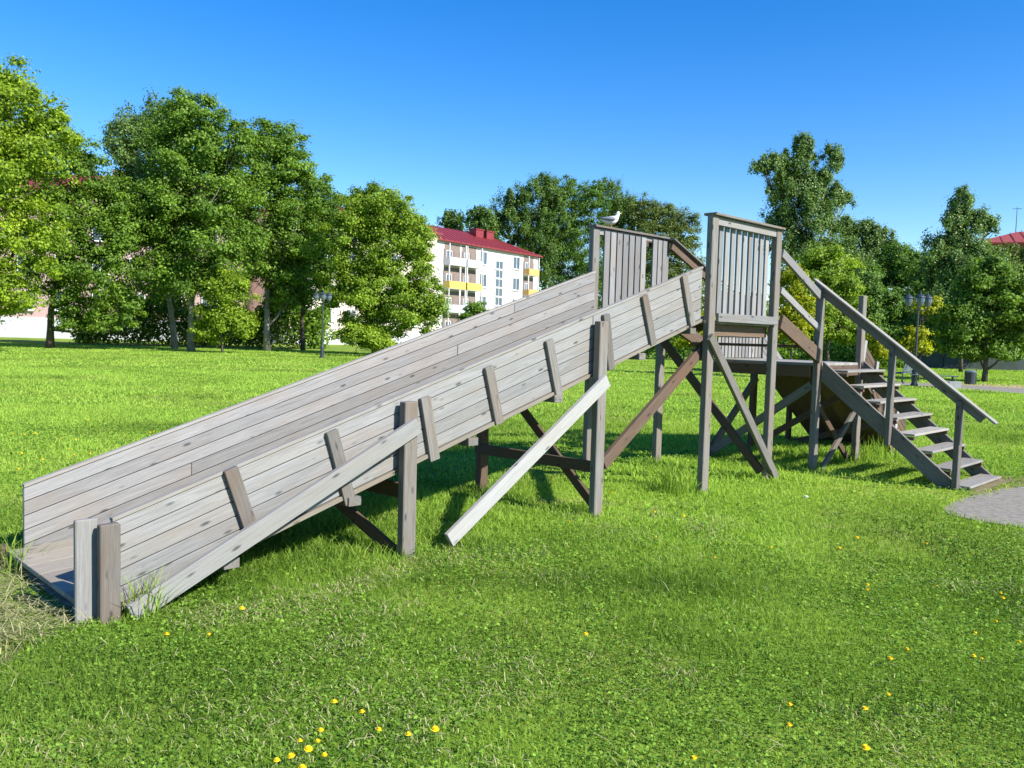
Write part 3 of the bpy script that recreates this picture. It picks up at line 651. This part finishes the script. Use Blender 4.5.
def balcony(px_, w_, lvls, mats):
    s_, _ = FW.hit(px_, 300)
    for lv, mt in zip(lvls, mats):
        z0 = 1.1+fl*lv+.15
        MB().box(s_-w_/2+.1, s_+w_/2-.1, -.06, .01, z0+.01, z0+fl-.35).build('recess_shade_panel', SHD, B)  # flat dark panel on the facade, loggia shade as colour
        bx = MB().box(s_-w_/2, s_+w_/2, -1.1, -.15, z0-.12, z0).build('balcony', P_WHITE, B)
        MB().box(s_-w_/2, s_+w_/2, -1.15, -1.102, z0-.05, z0+.95).build('balcony_panel', mt, bx)
        for e in (-1, 1): MB().box(s_+e*w_/2-.03, s_+e*w_/2+.03, -1.10, -.15, z0+.002, z0+.93, (0, 1, 0)).build('balcony_panel', mt, bx)
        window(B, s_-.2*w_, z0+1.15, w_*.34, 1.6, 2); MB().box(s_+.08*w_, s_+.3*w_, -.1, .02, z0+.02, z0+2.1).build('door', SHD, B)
        for e in (-1, 1): MB().box(s_+e*w_/2-.08, s_+e*w_/2+.08, -1.08, -.95, z0+.93, z0+fl-.12-.3*(lv == 3), (0, 0, 1)).build('balcony_post', P_WHITE, bx)
balcony(451, 3.6, (3, 2, 1, 0), (P_WHITE, YELL, BLUEP, P_WHITE)); balcony(468, 3.4, (3, 2, 1, 0), (BLUEP, YELL, BLUEP, P_WHITE)); balcony(527.5, 2.9, (3, 2, 1), (ORNG, ORNG, P_BRICK))
s_, _ = FW.hit(432, 300)
for z in rows: window(B, s_, z, 1.5, 1.7)
# --- cream block, behind the bushy tree
FC = Facade(pt(285, 330, 84), pt(436, 300, 100)); L = FC.len; zc = 13.2
B = empty('apartment_block', FC.a, FC.rz); tag(B, 'cream plastered building half hidden behind the bushy green tree', 'building')
MB().box(0, L, 0, 9, 0, zc).build('wall', P_CREAM, B); MB().box(-.05, L+.05, -.06, 9.05, 0, 1.5).build('plinth', P_PLINTH, B)
gable_box(B, L, 9, zc, .5, 2.2, ROOFR)
for i in range(int(L/3.2)):
    for z in (3.0, 6.2, 9.4, 11.9): window(B, 1.8+i*3.2, z, 1.3, 1.6)
# --- pink block far left
FP = Facade(pt(-150, 330, 78), pt(232, 330, 82)); L = FP.len; zp = 14.0
B = empty('apartment_block', FP.a, FP.rz); tag(B, 'pink building with pale plinth seen between the left tree trunks', 'building')
MB().box(0, L, 0, 11, 0, zp).build('wall', P_PINK, B); MB().box(-.05, L+.05, -.08, 11.05, 0, 2.0).build('plinth', P_PLINTH, B)
rf = gable_box(B, L, 11, zp, .5, 2.6, ROOFR)
s_, _ = FP.hit(106, 175); MB().box(s_-.6, s_+.9, 3.5, 5, zp, zp+2.9).build('chimney', P_BRICK, rf)
for i in range(int(L/3.4)):
    for z in (3.6, 7.0, 10.4): window(B, 2+i*3.4, z, 1.5, 1.9)
# --- red roofed building on the right
FR = Facade(pt(975, 300, 100), pt(1180, 300, 92)); L = FR.len; zr = FR.hit(1010, 244)[1]
B = empty('brick_building', FR.a, FR.rz); tag(B, 'building with orange-red hipped roof above the trees at the right edge', 'building')
MB().box(0, L, 0, 10, 0, zr).build('wall', P_BRICK, B)
gable_box(B, L, 10, zr, .6, 2.0, ROOFO)
for i in range(7):
    for z in (3, 6.4, 9.6): window(B, 1.8+i*3.2, z, 1.4, 1.7)
q = FR.hit(1022, 228)[0]
an = MB().tube([(q, 5, zr+1.5), (q, 5, zr+5.0)], [.05, .03], 6); an.tube([(q-.5, 5, zr+4.8), (q+.5, 5, zr+4.8)], [.03, .03], 5); an.build('antenna', IRON, B)
hedge('dark clipped hedge behind the landing of the stairs', [(13, 55, 0), (27, 57, 0)], 1.5, 'mid', 7000, .2, .7)
# --- pale low wall on the right, tree shade put into its colour
WL = empty('park_wall', (28, 59.5, 0)); tag(WL, 'low concrete wall with tree shade in its colour, beneath the right hand trees', 'wall')
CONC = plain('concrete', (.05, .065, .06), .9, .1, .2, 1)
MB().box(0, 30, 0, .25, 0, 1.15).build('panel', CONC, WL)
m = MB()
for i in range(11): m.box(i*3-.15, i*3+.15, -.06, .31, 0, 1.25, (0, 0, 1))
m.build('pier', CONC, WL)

# ------------------------------------------------------------------ grass
def in_slide(X, Y, lo=0.):
    dx, dy = X-OX, Y-OY; u = dx*math.cos(TH)+dy*math.sin(TH); v = -dx*math.sin(TH)+dy*math.cos(TH)
    return u, v
def in_poly(X, Y, poly):
    r = np.zeros(len(X), bool); n = len(poly)
    for i in range(n):
        x0, y0 = poly[i][0], poly[i][1]; x1, y1 = poly[(i+1) % n][0], poly[(i+1) % n][1]
        c = ((y0 > Y) != (y1 > Y)) & (X < (x1-x0)*(Y-y0)/(y1-y0+1e-9)+x0); r ^= c
    return r
def vnoise(X, Y, s, seed=0):
    r = np.random.default_rng(seed+100); G = r.uniform(0, 1, (64, 64)); x = X*s+1000; y = Y*s+1000
    xi = np.floor(x).astype(int); yi = np.floor(y).astype(int); fx = x-xi; fy = y-yi; fx = fx*fx*(3-2*fx); fy = fy*fy*(3-2*fy)
    g = lambda a, b: G[a % 64, b % 64]
    return (g(xi, yi)*(1-fx)+g(xi+1, yi)*fx)*(1-fy)+(g(xi, yi+1)*(1-fx)+g(xi+1, yi+1)*fx)*fy
PTH = NE+FE[::-1]
BARE = [(SW(.6, -.28, 0), .16), (SW(1.2, -.33, 0), .28), (SW(1.75, -.3, 0), .2), (SW(-.85, -.1, 0), .25), (SW(-.75, .6, 0), .22), (SW(3.3, .8, 0), .3)]
def scatter(y0, y1, dens, margin=.70):
    A = .5*(margin*2)*(y1*y1-y0*y0)+ (y1-y0)*.8; n = int(A*dens)
    Y = np.sqrt(RNG.uniform(0, 1, n)*(y1*y1-y0*y0)+y0*y0); X = RNG.uniform(-1, 1, n)*(margin*Y+.4)
    u, v = in_slide(X, Y)
    ok = ~((u > -.3) & (u < .35) & (v > 0.0) & (v < WV+.05)) & ~in_poly(X+RNG.normal(0, .045, n), Y+RNG.normal(0, .07, n), PAD) & ~in_poly(X, Y, PTH)
    ok &= ~((u > 8.42) & (u < 9.75) & (v > -1.95) & (v < -1.45))
    for c, r_ in BARE:
        dd = np.hypot(X-c.x, Y-c.y); ok &= (dd > r_) | (RNG.uniform(0, 1, n) < .08+.8*dd/r_)
    return X[ok], Y[ok]
def blades(X, Y, h, wd, lean_=.85):
    n = len(X); a = RNG.uniform(0, 2*np.pi, n); d = np.stack([np.cos(a), np.sin(a), np.zeros(n)], 1)
    b = RNG.uniform(0, 2*np.pi, n); ln = RNG.uniform(.1, 1, n)*lean_; e = np.stack([np.cos(b)*ln, np.sin(b)*ln, np.zeros(n)], 1)
    p = np.stack([X, Y, np.full(n, -.004)], 1); hh = h[:, None]; w2 = wd[:, None]/2
    m1 = p+e*hh*.35+np.array([0, 0, .55])*hh; tp = p+e*hh*1.2+np.array([0, 0, .95])*hh
    q1 = np.stack([p-d*w2, p+d*w2, m1+d*w2*.85, m1-d*w2*.85], 1)
    q2 = np.stack([m1-d*w2*.85, m1+d*w2*.85, tp+d*w2*.12, tp-d*w2*.12], 1)
    return np.concatenate([q1, q2])
GM = leafy('grass_blades', (.050, .115, .014), (.265, .395, .060), .42, .6, .12)
GD = leafy('dry_straw', (.20, .21, .08), (.40, .38, .20), .25, .7, .1)
Q = []; RR = []
for (y0, y1, dens, w0, h0) in ((1.9, 5.5, 5200, .0040, .040), (5.5, 9, 2400, .0062, .042), (9, 16, 850, .011, .046), (16, 30, 230, .022, .05), (30, 60, 48, .045, .055)):
    X, Y = scatter(y0, y1, dens); n = len(X)
    t = vnoise(X, Y, .9, 1)*.6+vnoise(X, Y, 2.7, 2)*.4; lush = vnoise(X, Y, .35, 3)
    u, v = in_slide(X, Y)
    hgt = h0*(.45+1.0*t)*RNG.uniform(.5, 1.4, n)
    # longer grass round the post feet and under the structure
    tall = np.zeros(n)
    for (pu, pv) in ((2.03, 0), (4.18, 0), (uA, 0), (uB, 0), (uE, 0), (uF, 0), (4.18, WV), (uB, WV), (2.6, -.1), (.1, 0), (9.7, .5), (10.8, 0)):
        tall += np.exp(-((u-pu)**2+(v-pv)**2)/.06)
    tall += .5*((u > .6) & (u < 11.5) & (v > .1) & (v < 1.6))
    hgt *= 1+1.1*np.clip(tall, 0, 1.2)
    lushpatch = np.exp(-(((X-.25)/1.1)**2+((Y-5.3)/.35)**2)); hgt *= 1+.7*lushpatch
    q = blades(X, Y, hgt, w0*RNG.uniform(.6, 1.4, n)); c = np.clip(.02+.95*vnoise(X, Y, .55, 5)+.45*vnoise(X, Y, 2.3, 6)+RNG.normal(0, .17, n)-.3*lushpatch+.25*np.clip((Y-9)/14, 0, 1)-.06*(X > .3)*(Y < 7), 0, 1)
    Q.append(q); RR.append(np.concatenate([c, c]))
Q = np.concatenate(Q); RR = np.concatenate(RR)
tag(link_mesh('grass', np_mesh('grass', Q, 4, {'rnd': RR}), None, GM), 'short sunlit green lawn grass covering the park', 'grass', None, 'stuff')
# clover and dandelion leaves lying among the grass
Q = []; RR = []
for (y0, y1, dens, s0) in ((1.9, 4.2, 4200, .0135), (4.2, 7, 1900, .018), (7, 13, 300, .032)):
    X, Y = scatter(y0, y1, dens); cl = vnoise(X, Y, .75, 9)*.55+vnoise(X, Y, 2.2, 10)*.45+.10*(X > .3)
    k = cl > RNG.uniform(.35, .65, len(X)); X, Y = X[k], Y[k]; n = len(X)
    P = np.stack([X, Y, RNG.uniform(.010, .046, n)], 1)
    nr = sph(n)*.55+np.array([0, 0, 1.0])
    Q.append(leaf_quads(P, nr, s0*RNG.uniform(.6, 1.5, n), .8)); RR.append(np.clip(RNG.normal(.45, .25, n), 0, 1))
CL = leafy('clover_leaves', (.050, .125, .014), (.225, .385, .050), .38, .5, .2)
tag(link_mesh('clover', np_mesh('clover', np.concatenate(Q), 4, {'rnd': np.concatenate(RR)}), None, CL), 'clover and small weed leaves scattered through the near lawn', 'ground cover', None, 'stuff')
# dry straw: scattered bits and the heap at the slide's foot
X, Y = scatter(2.2, 6.5, 26); n = len(X); 
def straw(X, Y, z, ln, wd, tilt=.18):
    n = len(X); a = RNG.uniform(0, 2*np.pi, n); d = np.stack([np.cos(a), np.sin(a), RNG.normal(0, tilt, n)], 1); p = np.stack([X, Y, z], 1)
    sd = np.stack([-np.sin(a), np.cos(a), np.zeros(n)], 1)*wd; l = ln[:, None]
    m_ = p+d*l*.5+np.array([0, 0, .012]); e = p+d*l
    return np.concatenate([np.stack([p-sd, p+sd, m_+sd, m_-sd], 1), np.stack([m_-sd, m_+sd, e+sd*.4, e-sd*.4], 1)])
q1 = straw(X, Y, RNG.uniform(.02, .05, n), RNG.uniform(.03, .14, n), .0018)
k = 2600; uu = RNG.normal(-.50, .26, k); vv = RNG.uniform(-.15, 1.5, k); ok = uu < -.15; uu, vv = uu[ok], vv[ok]
pw = np.array([SW(a, b, 0) for a, b in zip(uu, vv)])
q2 = straw(pw[:, 0], pw[:, 1], RNG.uniform(.01, .07, len(pw)), RNG.uniform(.05, .22, len(pw)), .0020, .16)
k = 260; uu = RNG.uniform(-.3, .2, k); vv = RNG.uniform(-.5, -.02, k); pw = np.array([SW(a, b, 0) for a, b in zip(uu, vv)])
q3 = straw(pw[:, 0], pw[:, 1], RNG.uniform(.01, .05, k), RNG.uniform(.04, .14, k), .002)
n0 = 60000; Yd = np.sqrt(RNG.uniform(0, 1, n0)*(64-4)+4); Xd = RNG.uniform(-1, 1, n0)*(.7*Yd+.4)
pk = (vnoise(Xd, Yd, 1.3, 21)*.6+vnoise(Xd, Yd, 3.7, 22)*.4) > RNG.uniform(.58, .92, n0)
uu_, vv_ = in_slide(Xd, Yd); pk &= ~((uu_ > -.3) & (uu_ < .35) & (vv_ > 0) & (vv_ < 1.5)); pk &= ~in_poly(Xd, Yd, PAD); Xd, Yd = Xd[pk], Yd[pk]; nd = len(Xd)
q3 = straw(Xd, Yd, RNG.uniform(.008, .034, nd), RNG.uniform(.02, .06, nd), .0020, .35)
# worn strip beside the slide where people stand
k = 900; uu = RNG.uniform(.2, 2.4, k); vv = RNG.normal(-.33, .12, k)-.1*np.sin(uu*2); pw = np.array([SW(a, b, 0) for a, b in zip(uu, vv)])
q4 = straw(pw[:, 0], pw[:, 1], RNG.uniform(.005, .03, k), RNG.uniform(.02, .07, k), .0022, .25)
QQ = np.concatenate([q1, q2, q3, q4])
tag(link_mesh('dry_straw', np_mesh('dry_straw', QQ, 4, {'rnd': RNG.uniform(0, 1, len(QQ))}), None, GD), 'pale dry cut grass heaped at the foot of the slide', 'straw', None, 'stuff')
SOIL = plain('bare_soil', (.17, .145, .08), .95, .05, .3, 9, bump=.6)
def blob_sheet(name, c, rx, ry, z, rz=0):
    pts = []
    for i in range(22):
        a = i/22*2*math.pi; rr = 1+.18*math.sin(3*a+c.x)+random.uniform(-.12, .12); x, y = rx*rr*math.cos(a), ry*rr*math.sin(a)
        pts.append((c.x+x*math.cos(rz)-y*math.sin(rz), c.y+x*math.sin(rz)+y*math.cos(rz)))
    return sheet(name, pts, SOIL, z)
blob_sheet('bare_soil', SW(-.8, .2, 0), .35, .6, .003, TH)
blob_sheet('bare_soil', SW(9.3, -2.0, 0), .9, .35, .003, TH)
# long grass blades standing against the front post
k = 60; uu = RNG.normal(.16, .05, k); vv = RNG.normal(-.09, .035, k); pw = np.array([SW(a, b, 0) for a, b in zip(uu, vv)])
q = blades(pw[:, 0], pw[:, 1], RNG.uniform(.12, .30, k), np.full(k, .007), .7)
k = 70; uu = RNG.uniform(-.2, 0, k); vv = RNG.uniform(WV-.35, WV+.1, k); pw = np.array([SW(a, b, 0) for a, b in zip(uu, vv)])
qb = blades(pw[:, 0], pw[:, 1], RNG.uniform(.12, .26, k), np.full(k, .008), .7); q = np.concatenate([q, qb])
k = 120; uu = RNG.normal(5.6, .1, k); vv = RNG.normal(.2, .1, k); pw = np.array([SW(a, b, 0) for a, b in zip(uu, vv)])
q = np.concatenate([q, blades(pw[:, 0], pw[:, 1], RNG.uniform(.15, .36, k), np.full(k, .01), .6)])
k = 100; uu = RNG.normal(10.1, .25, k); vv = RNG.normal(-.15, .1, k); pw = np.array([SW(a, b, 0) for a, b in zip(uu, vv)])
q = np.concatenate([q, blades(pw[:, 0], pw[:, 1], RNG.uniform(.15, .40, k), np.full(k, .012), .5)])
tag(link_mesh('long_grass', np_mesh('long_grass', q, 4, {'rnd': RNG.uniform(.2, .9, len(q))}), None, GM), 'uncut long grass tufts against the slide posts', 'grass', None, 'stuff')

# ------------------------------------------------------------------ dandelions
DY = plain('dandelion_yellow', (.80, .56, .01), .6, .2, .1, 90); DG = plain('dandelion_stem', (.16, .24, .05), .6, .2)
def dandelion():
    r = empty('dandelion', (0, 0, 0))
    MB().tube([(0, 0, 0), (.004, .002, .035), (.002, 0, .066)], [.002, .0018, .0018], 5).build('stem', DG, r)
    m = MB()
    for ring, (n_, rr, z, tl) in enumerate(((16, .019, .068, .15), (12, .014, .071, .45), (8, .009, .074, .8))):
        for i in range(n_):
            a = 2*math.pi*i/n_+ring*.3; dx, dy = math.cos(a), math.sin(a)
            m.poly([(0, 0, z), (dx*rr*.7-dy*.003, dy*rr*.7+dx*.003, z+rr*tl*.6), (dx*rr, dy*rr, z+rr*tl), (dx*rr*.7+dy*.003, dy*rr*.7-dx*.003, z+rr*tl*.6)])
    m.lathe([(.002, .060), (.007, .064), (.010, .069), (.008, .074), (.002, .077)], seg=8); m.build('flower', DY, r)
    return r
proto = dandelion(); first = True
near_px = [(165, 632), (211, 628), (239, 606), (589, 631), (276, 755), (299, 738), (305, 748), (294, 751), (320, 737), (325, 747), (299, 764), (321, 724), (335, 701), (364, 709), (375, 728), (408, 732), (434, 729),
  (906, 645), (891, 688), (867, 708), (793, 699), (791, 726), (865, 743), (697, 754), (868, 590), (870, 582), (936, 582), (979, 630), (1001, 592), (1003, 597), (1019, 637), (888, 657), (893, 655), (982, 653), (973, 653), (772, 545), (714, 555), (858, 537), (927, 541), (998, 620), (658, 533), (570, 520), (655, 510), (685, 516), (927, 478), (841, 545)]
far_px = [(13, 434), (25, 434), (33, 434), (20, 454), (43, 461), (21, 469), (61, 437), (67, 449), (75, 440), (76, 455), (91, 453), (87, 420), (98, 463), (117, 445), (126, 434), (148, 433), (152, 431), (67, 472), (35, 482), (108, 460), (534, 462), (513, 473), (550, 478), (500, 460), (612, 492), (17, 386)]
for lst, lab, grp in ((near_px, 'small yellow dandelion flower in the near lawn', 'yellow dandelions in the near lawn'), (far_px, 'tiny yellow dandelion in the lawn beyond the slide', 'yellow dandelions in the lawn beyond the slide')):
    for (px, py) in lst:
        o = proto if first else copy_tree(proto); first = False
        q = ong(px, py, .06); o.location = (q.x, q.y, random.uniform(-.02, .004)); s = random.uniform(.65, 1.0)*(1.25 if lst is far_px else .95); o.scale = (s, s, s)
        o.rotation_euler = (random.uniform(-.1, .35), random.uniform(-.2, .2), random.uniform(0, 6.28)); tag(o, lab, 'flower', grp)
# crumpled litter
PAP = plain('pale_plastic', (.62, .72, .70), .5, .4, .1, 20)
def litter(px, py, s, label):
    import bmesh
    bm = bmesh.new(); bmesh.ops.create_icosphere(bm, subdivisions=2, radius=s)
    for v_ in bm.verts: v_.co *= random.uniform(.6, 1.25); v_.co.z *= .55
    me = bpy.data.meshes.new('crumpled_litter'); bm.to_mesh(me); bm.free(); o = link_mesh('crumpled_litter', me, None, PAP); q = ong(px, py, .04); o.location = (q.x, q.y, .045); tag(o, label, 'litter')
litter(190, 427, .09, 'crumpled pale plastic bag on the lawn beyond the slide wall'); litter(806, 497, .02, 'tiny pale scrap in the grass in front of the stairs')
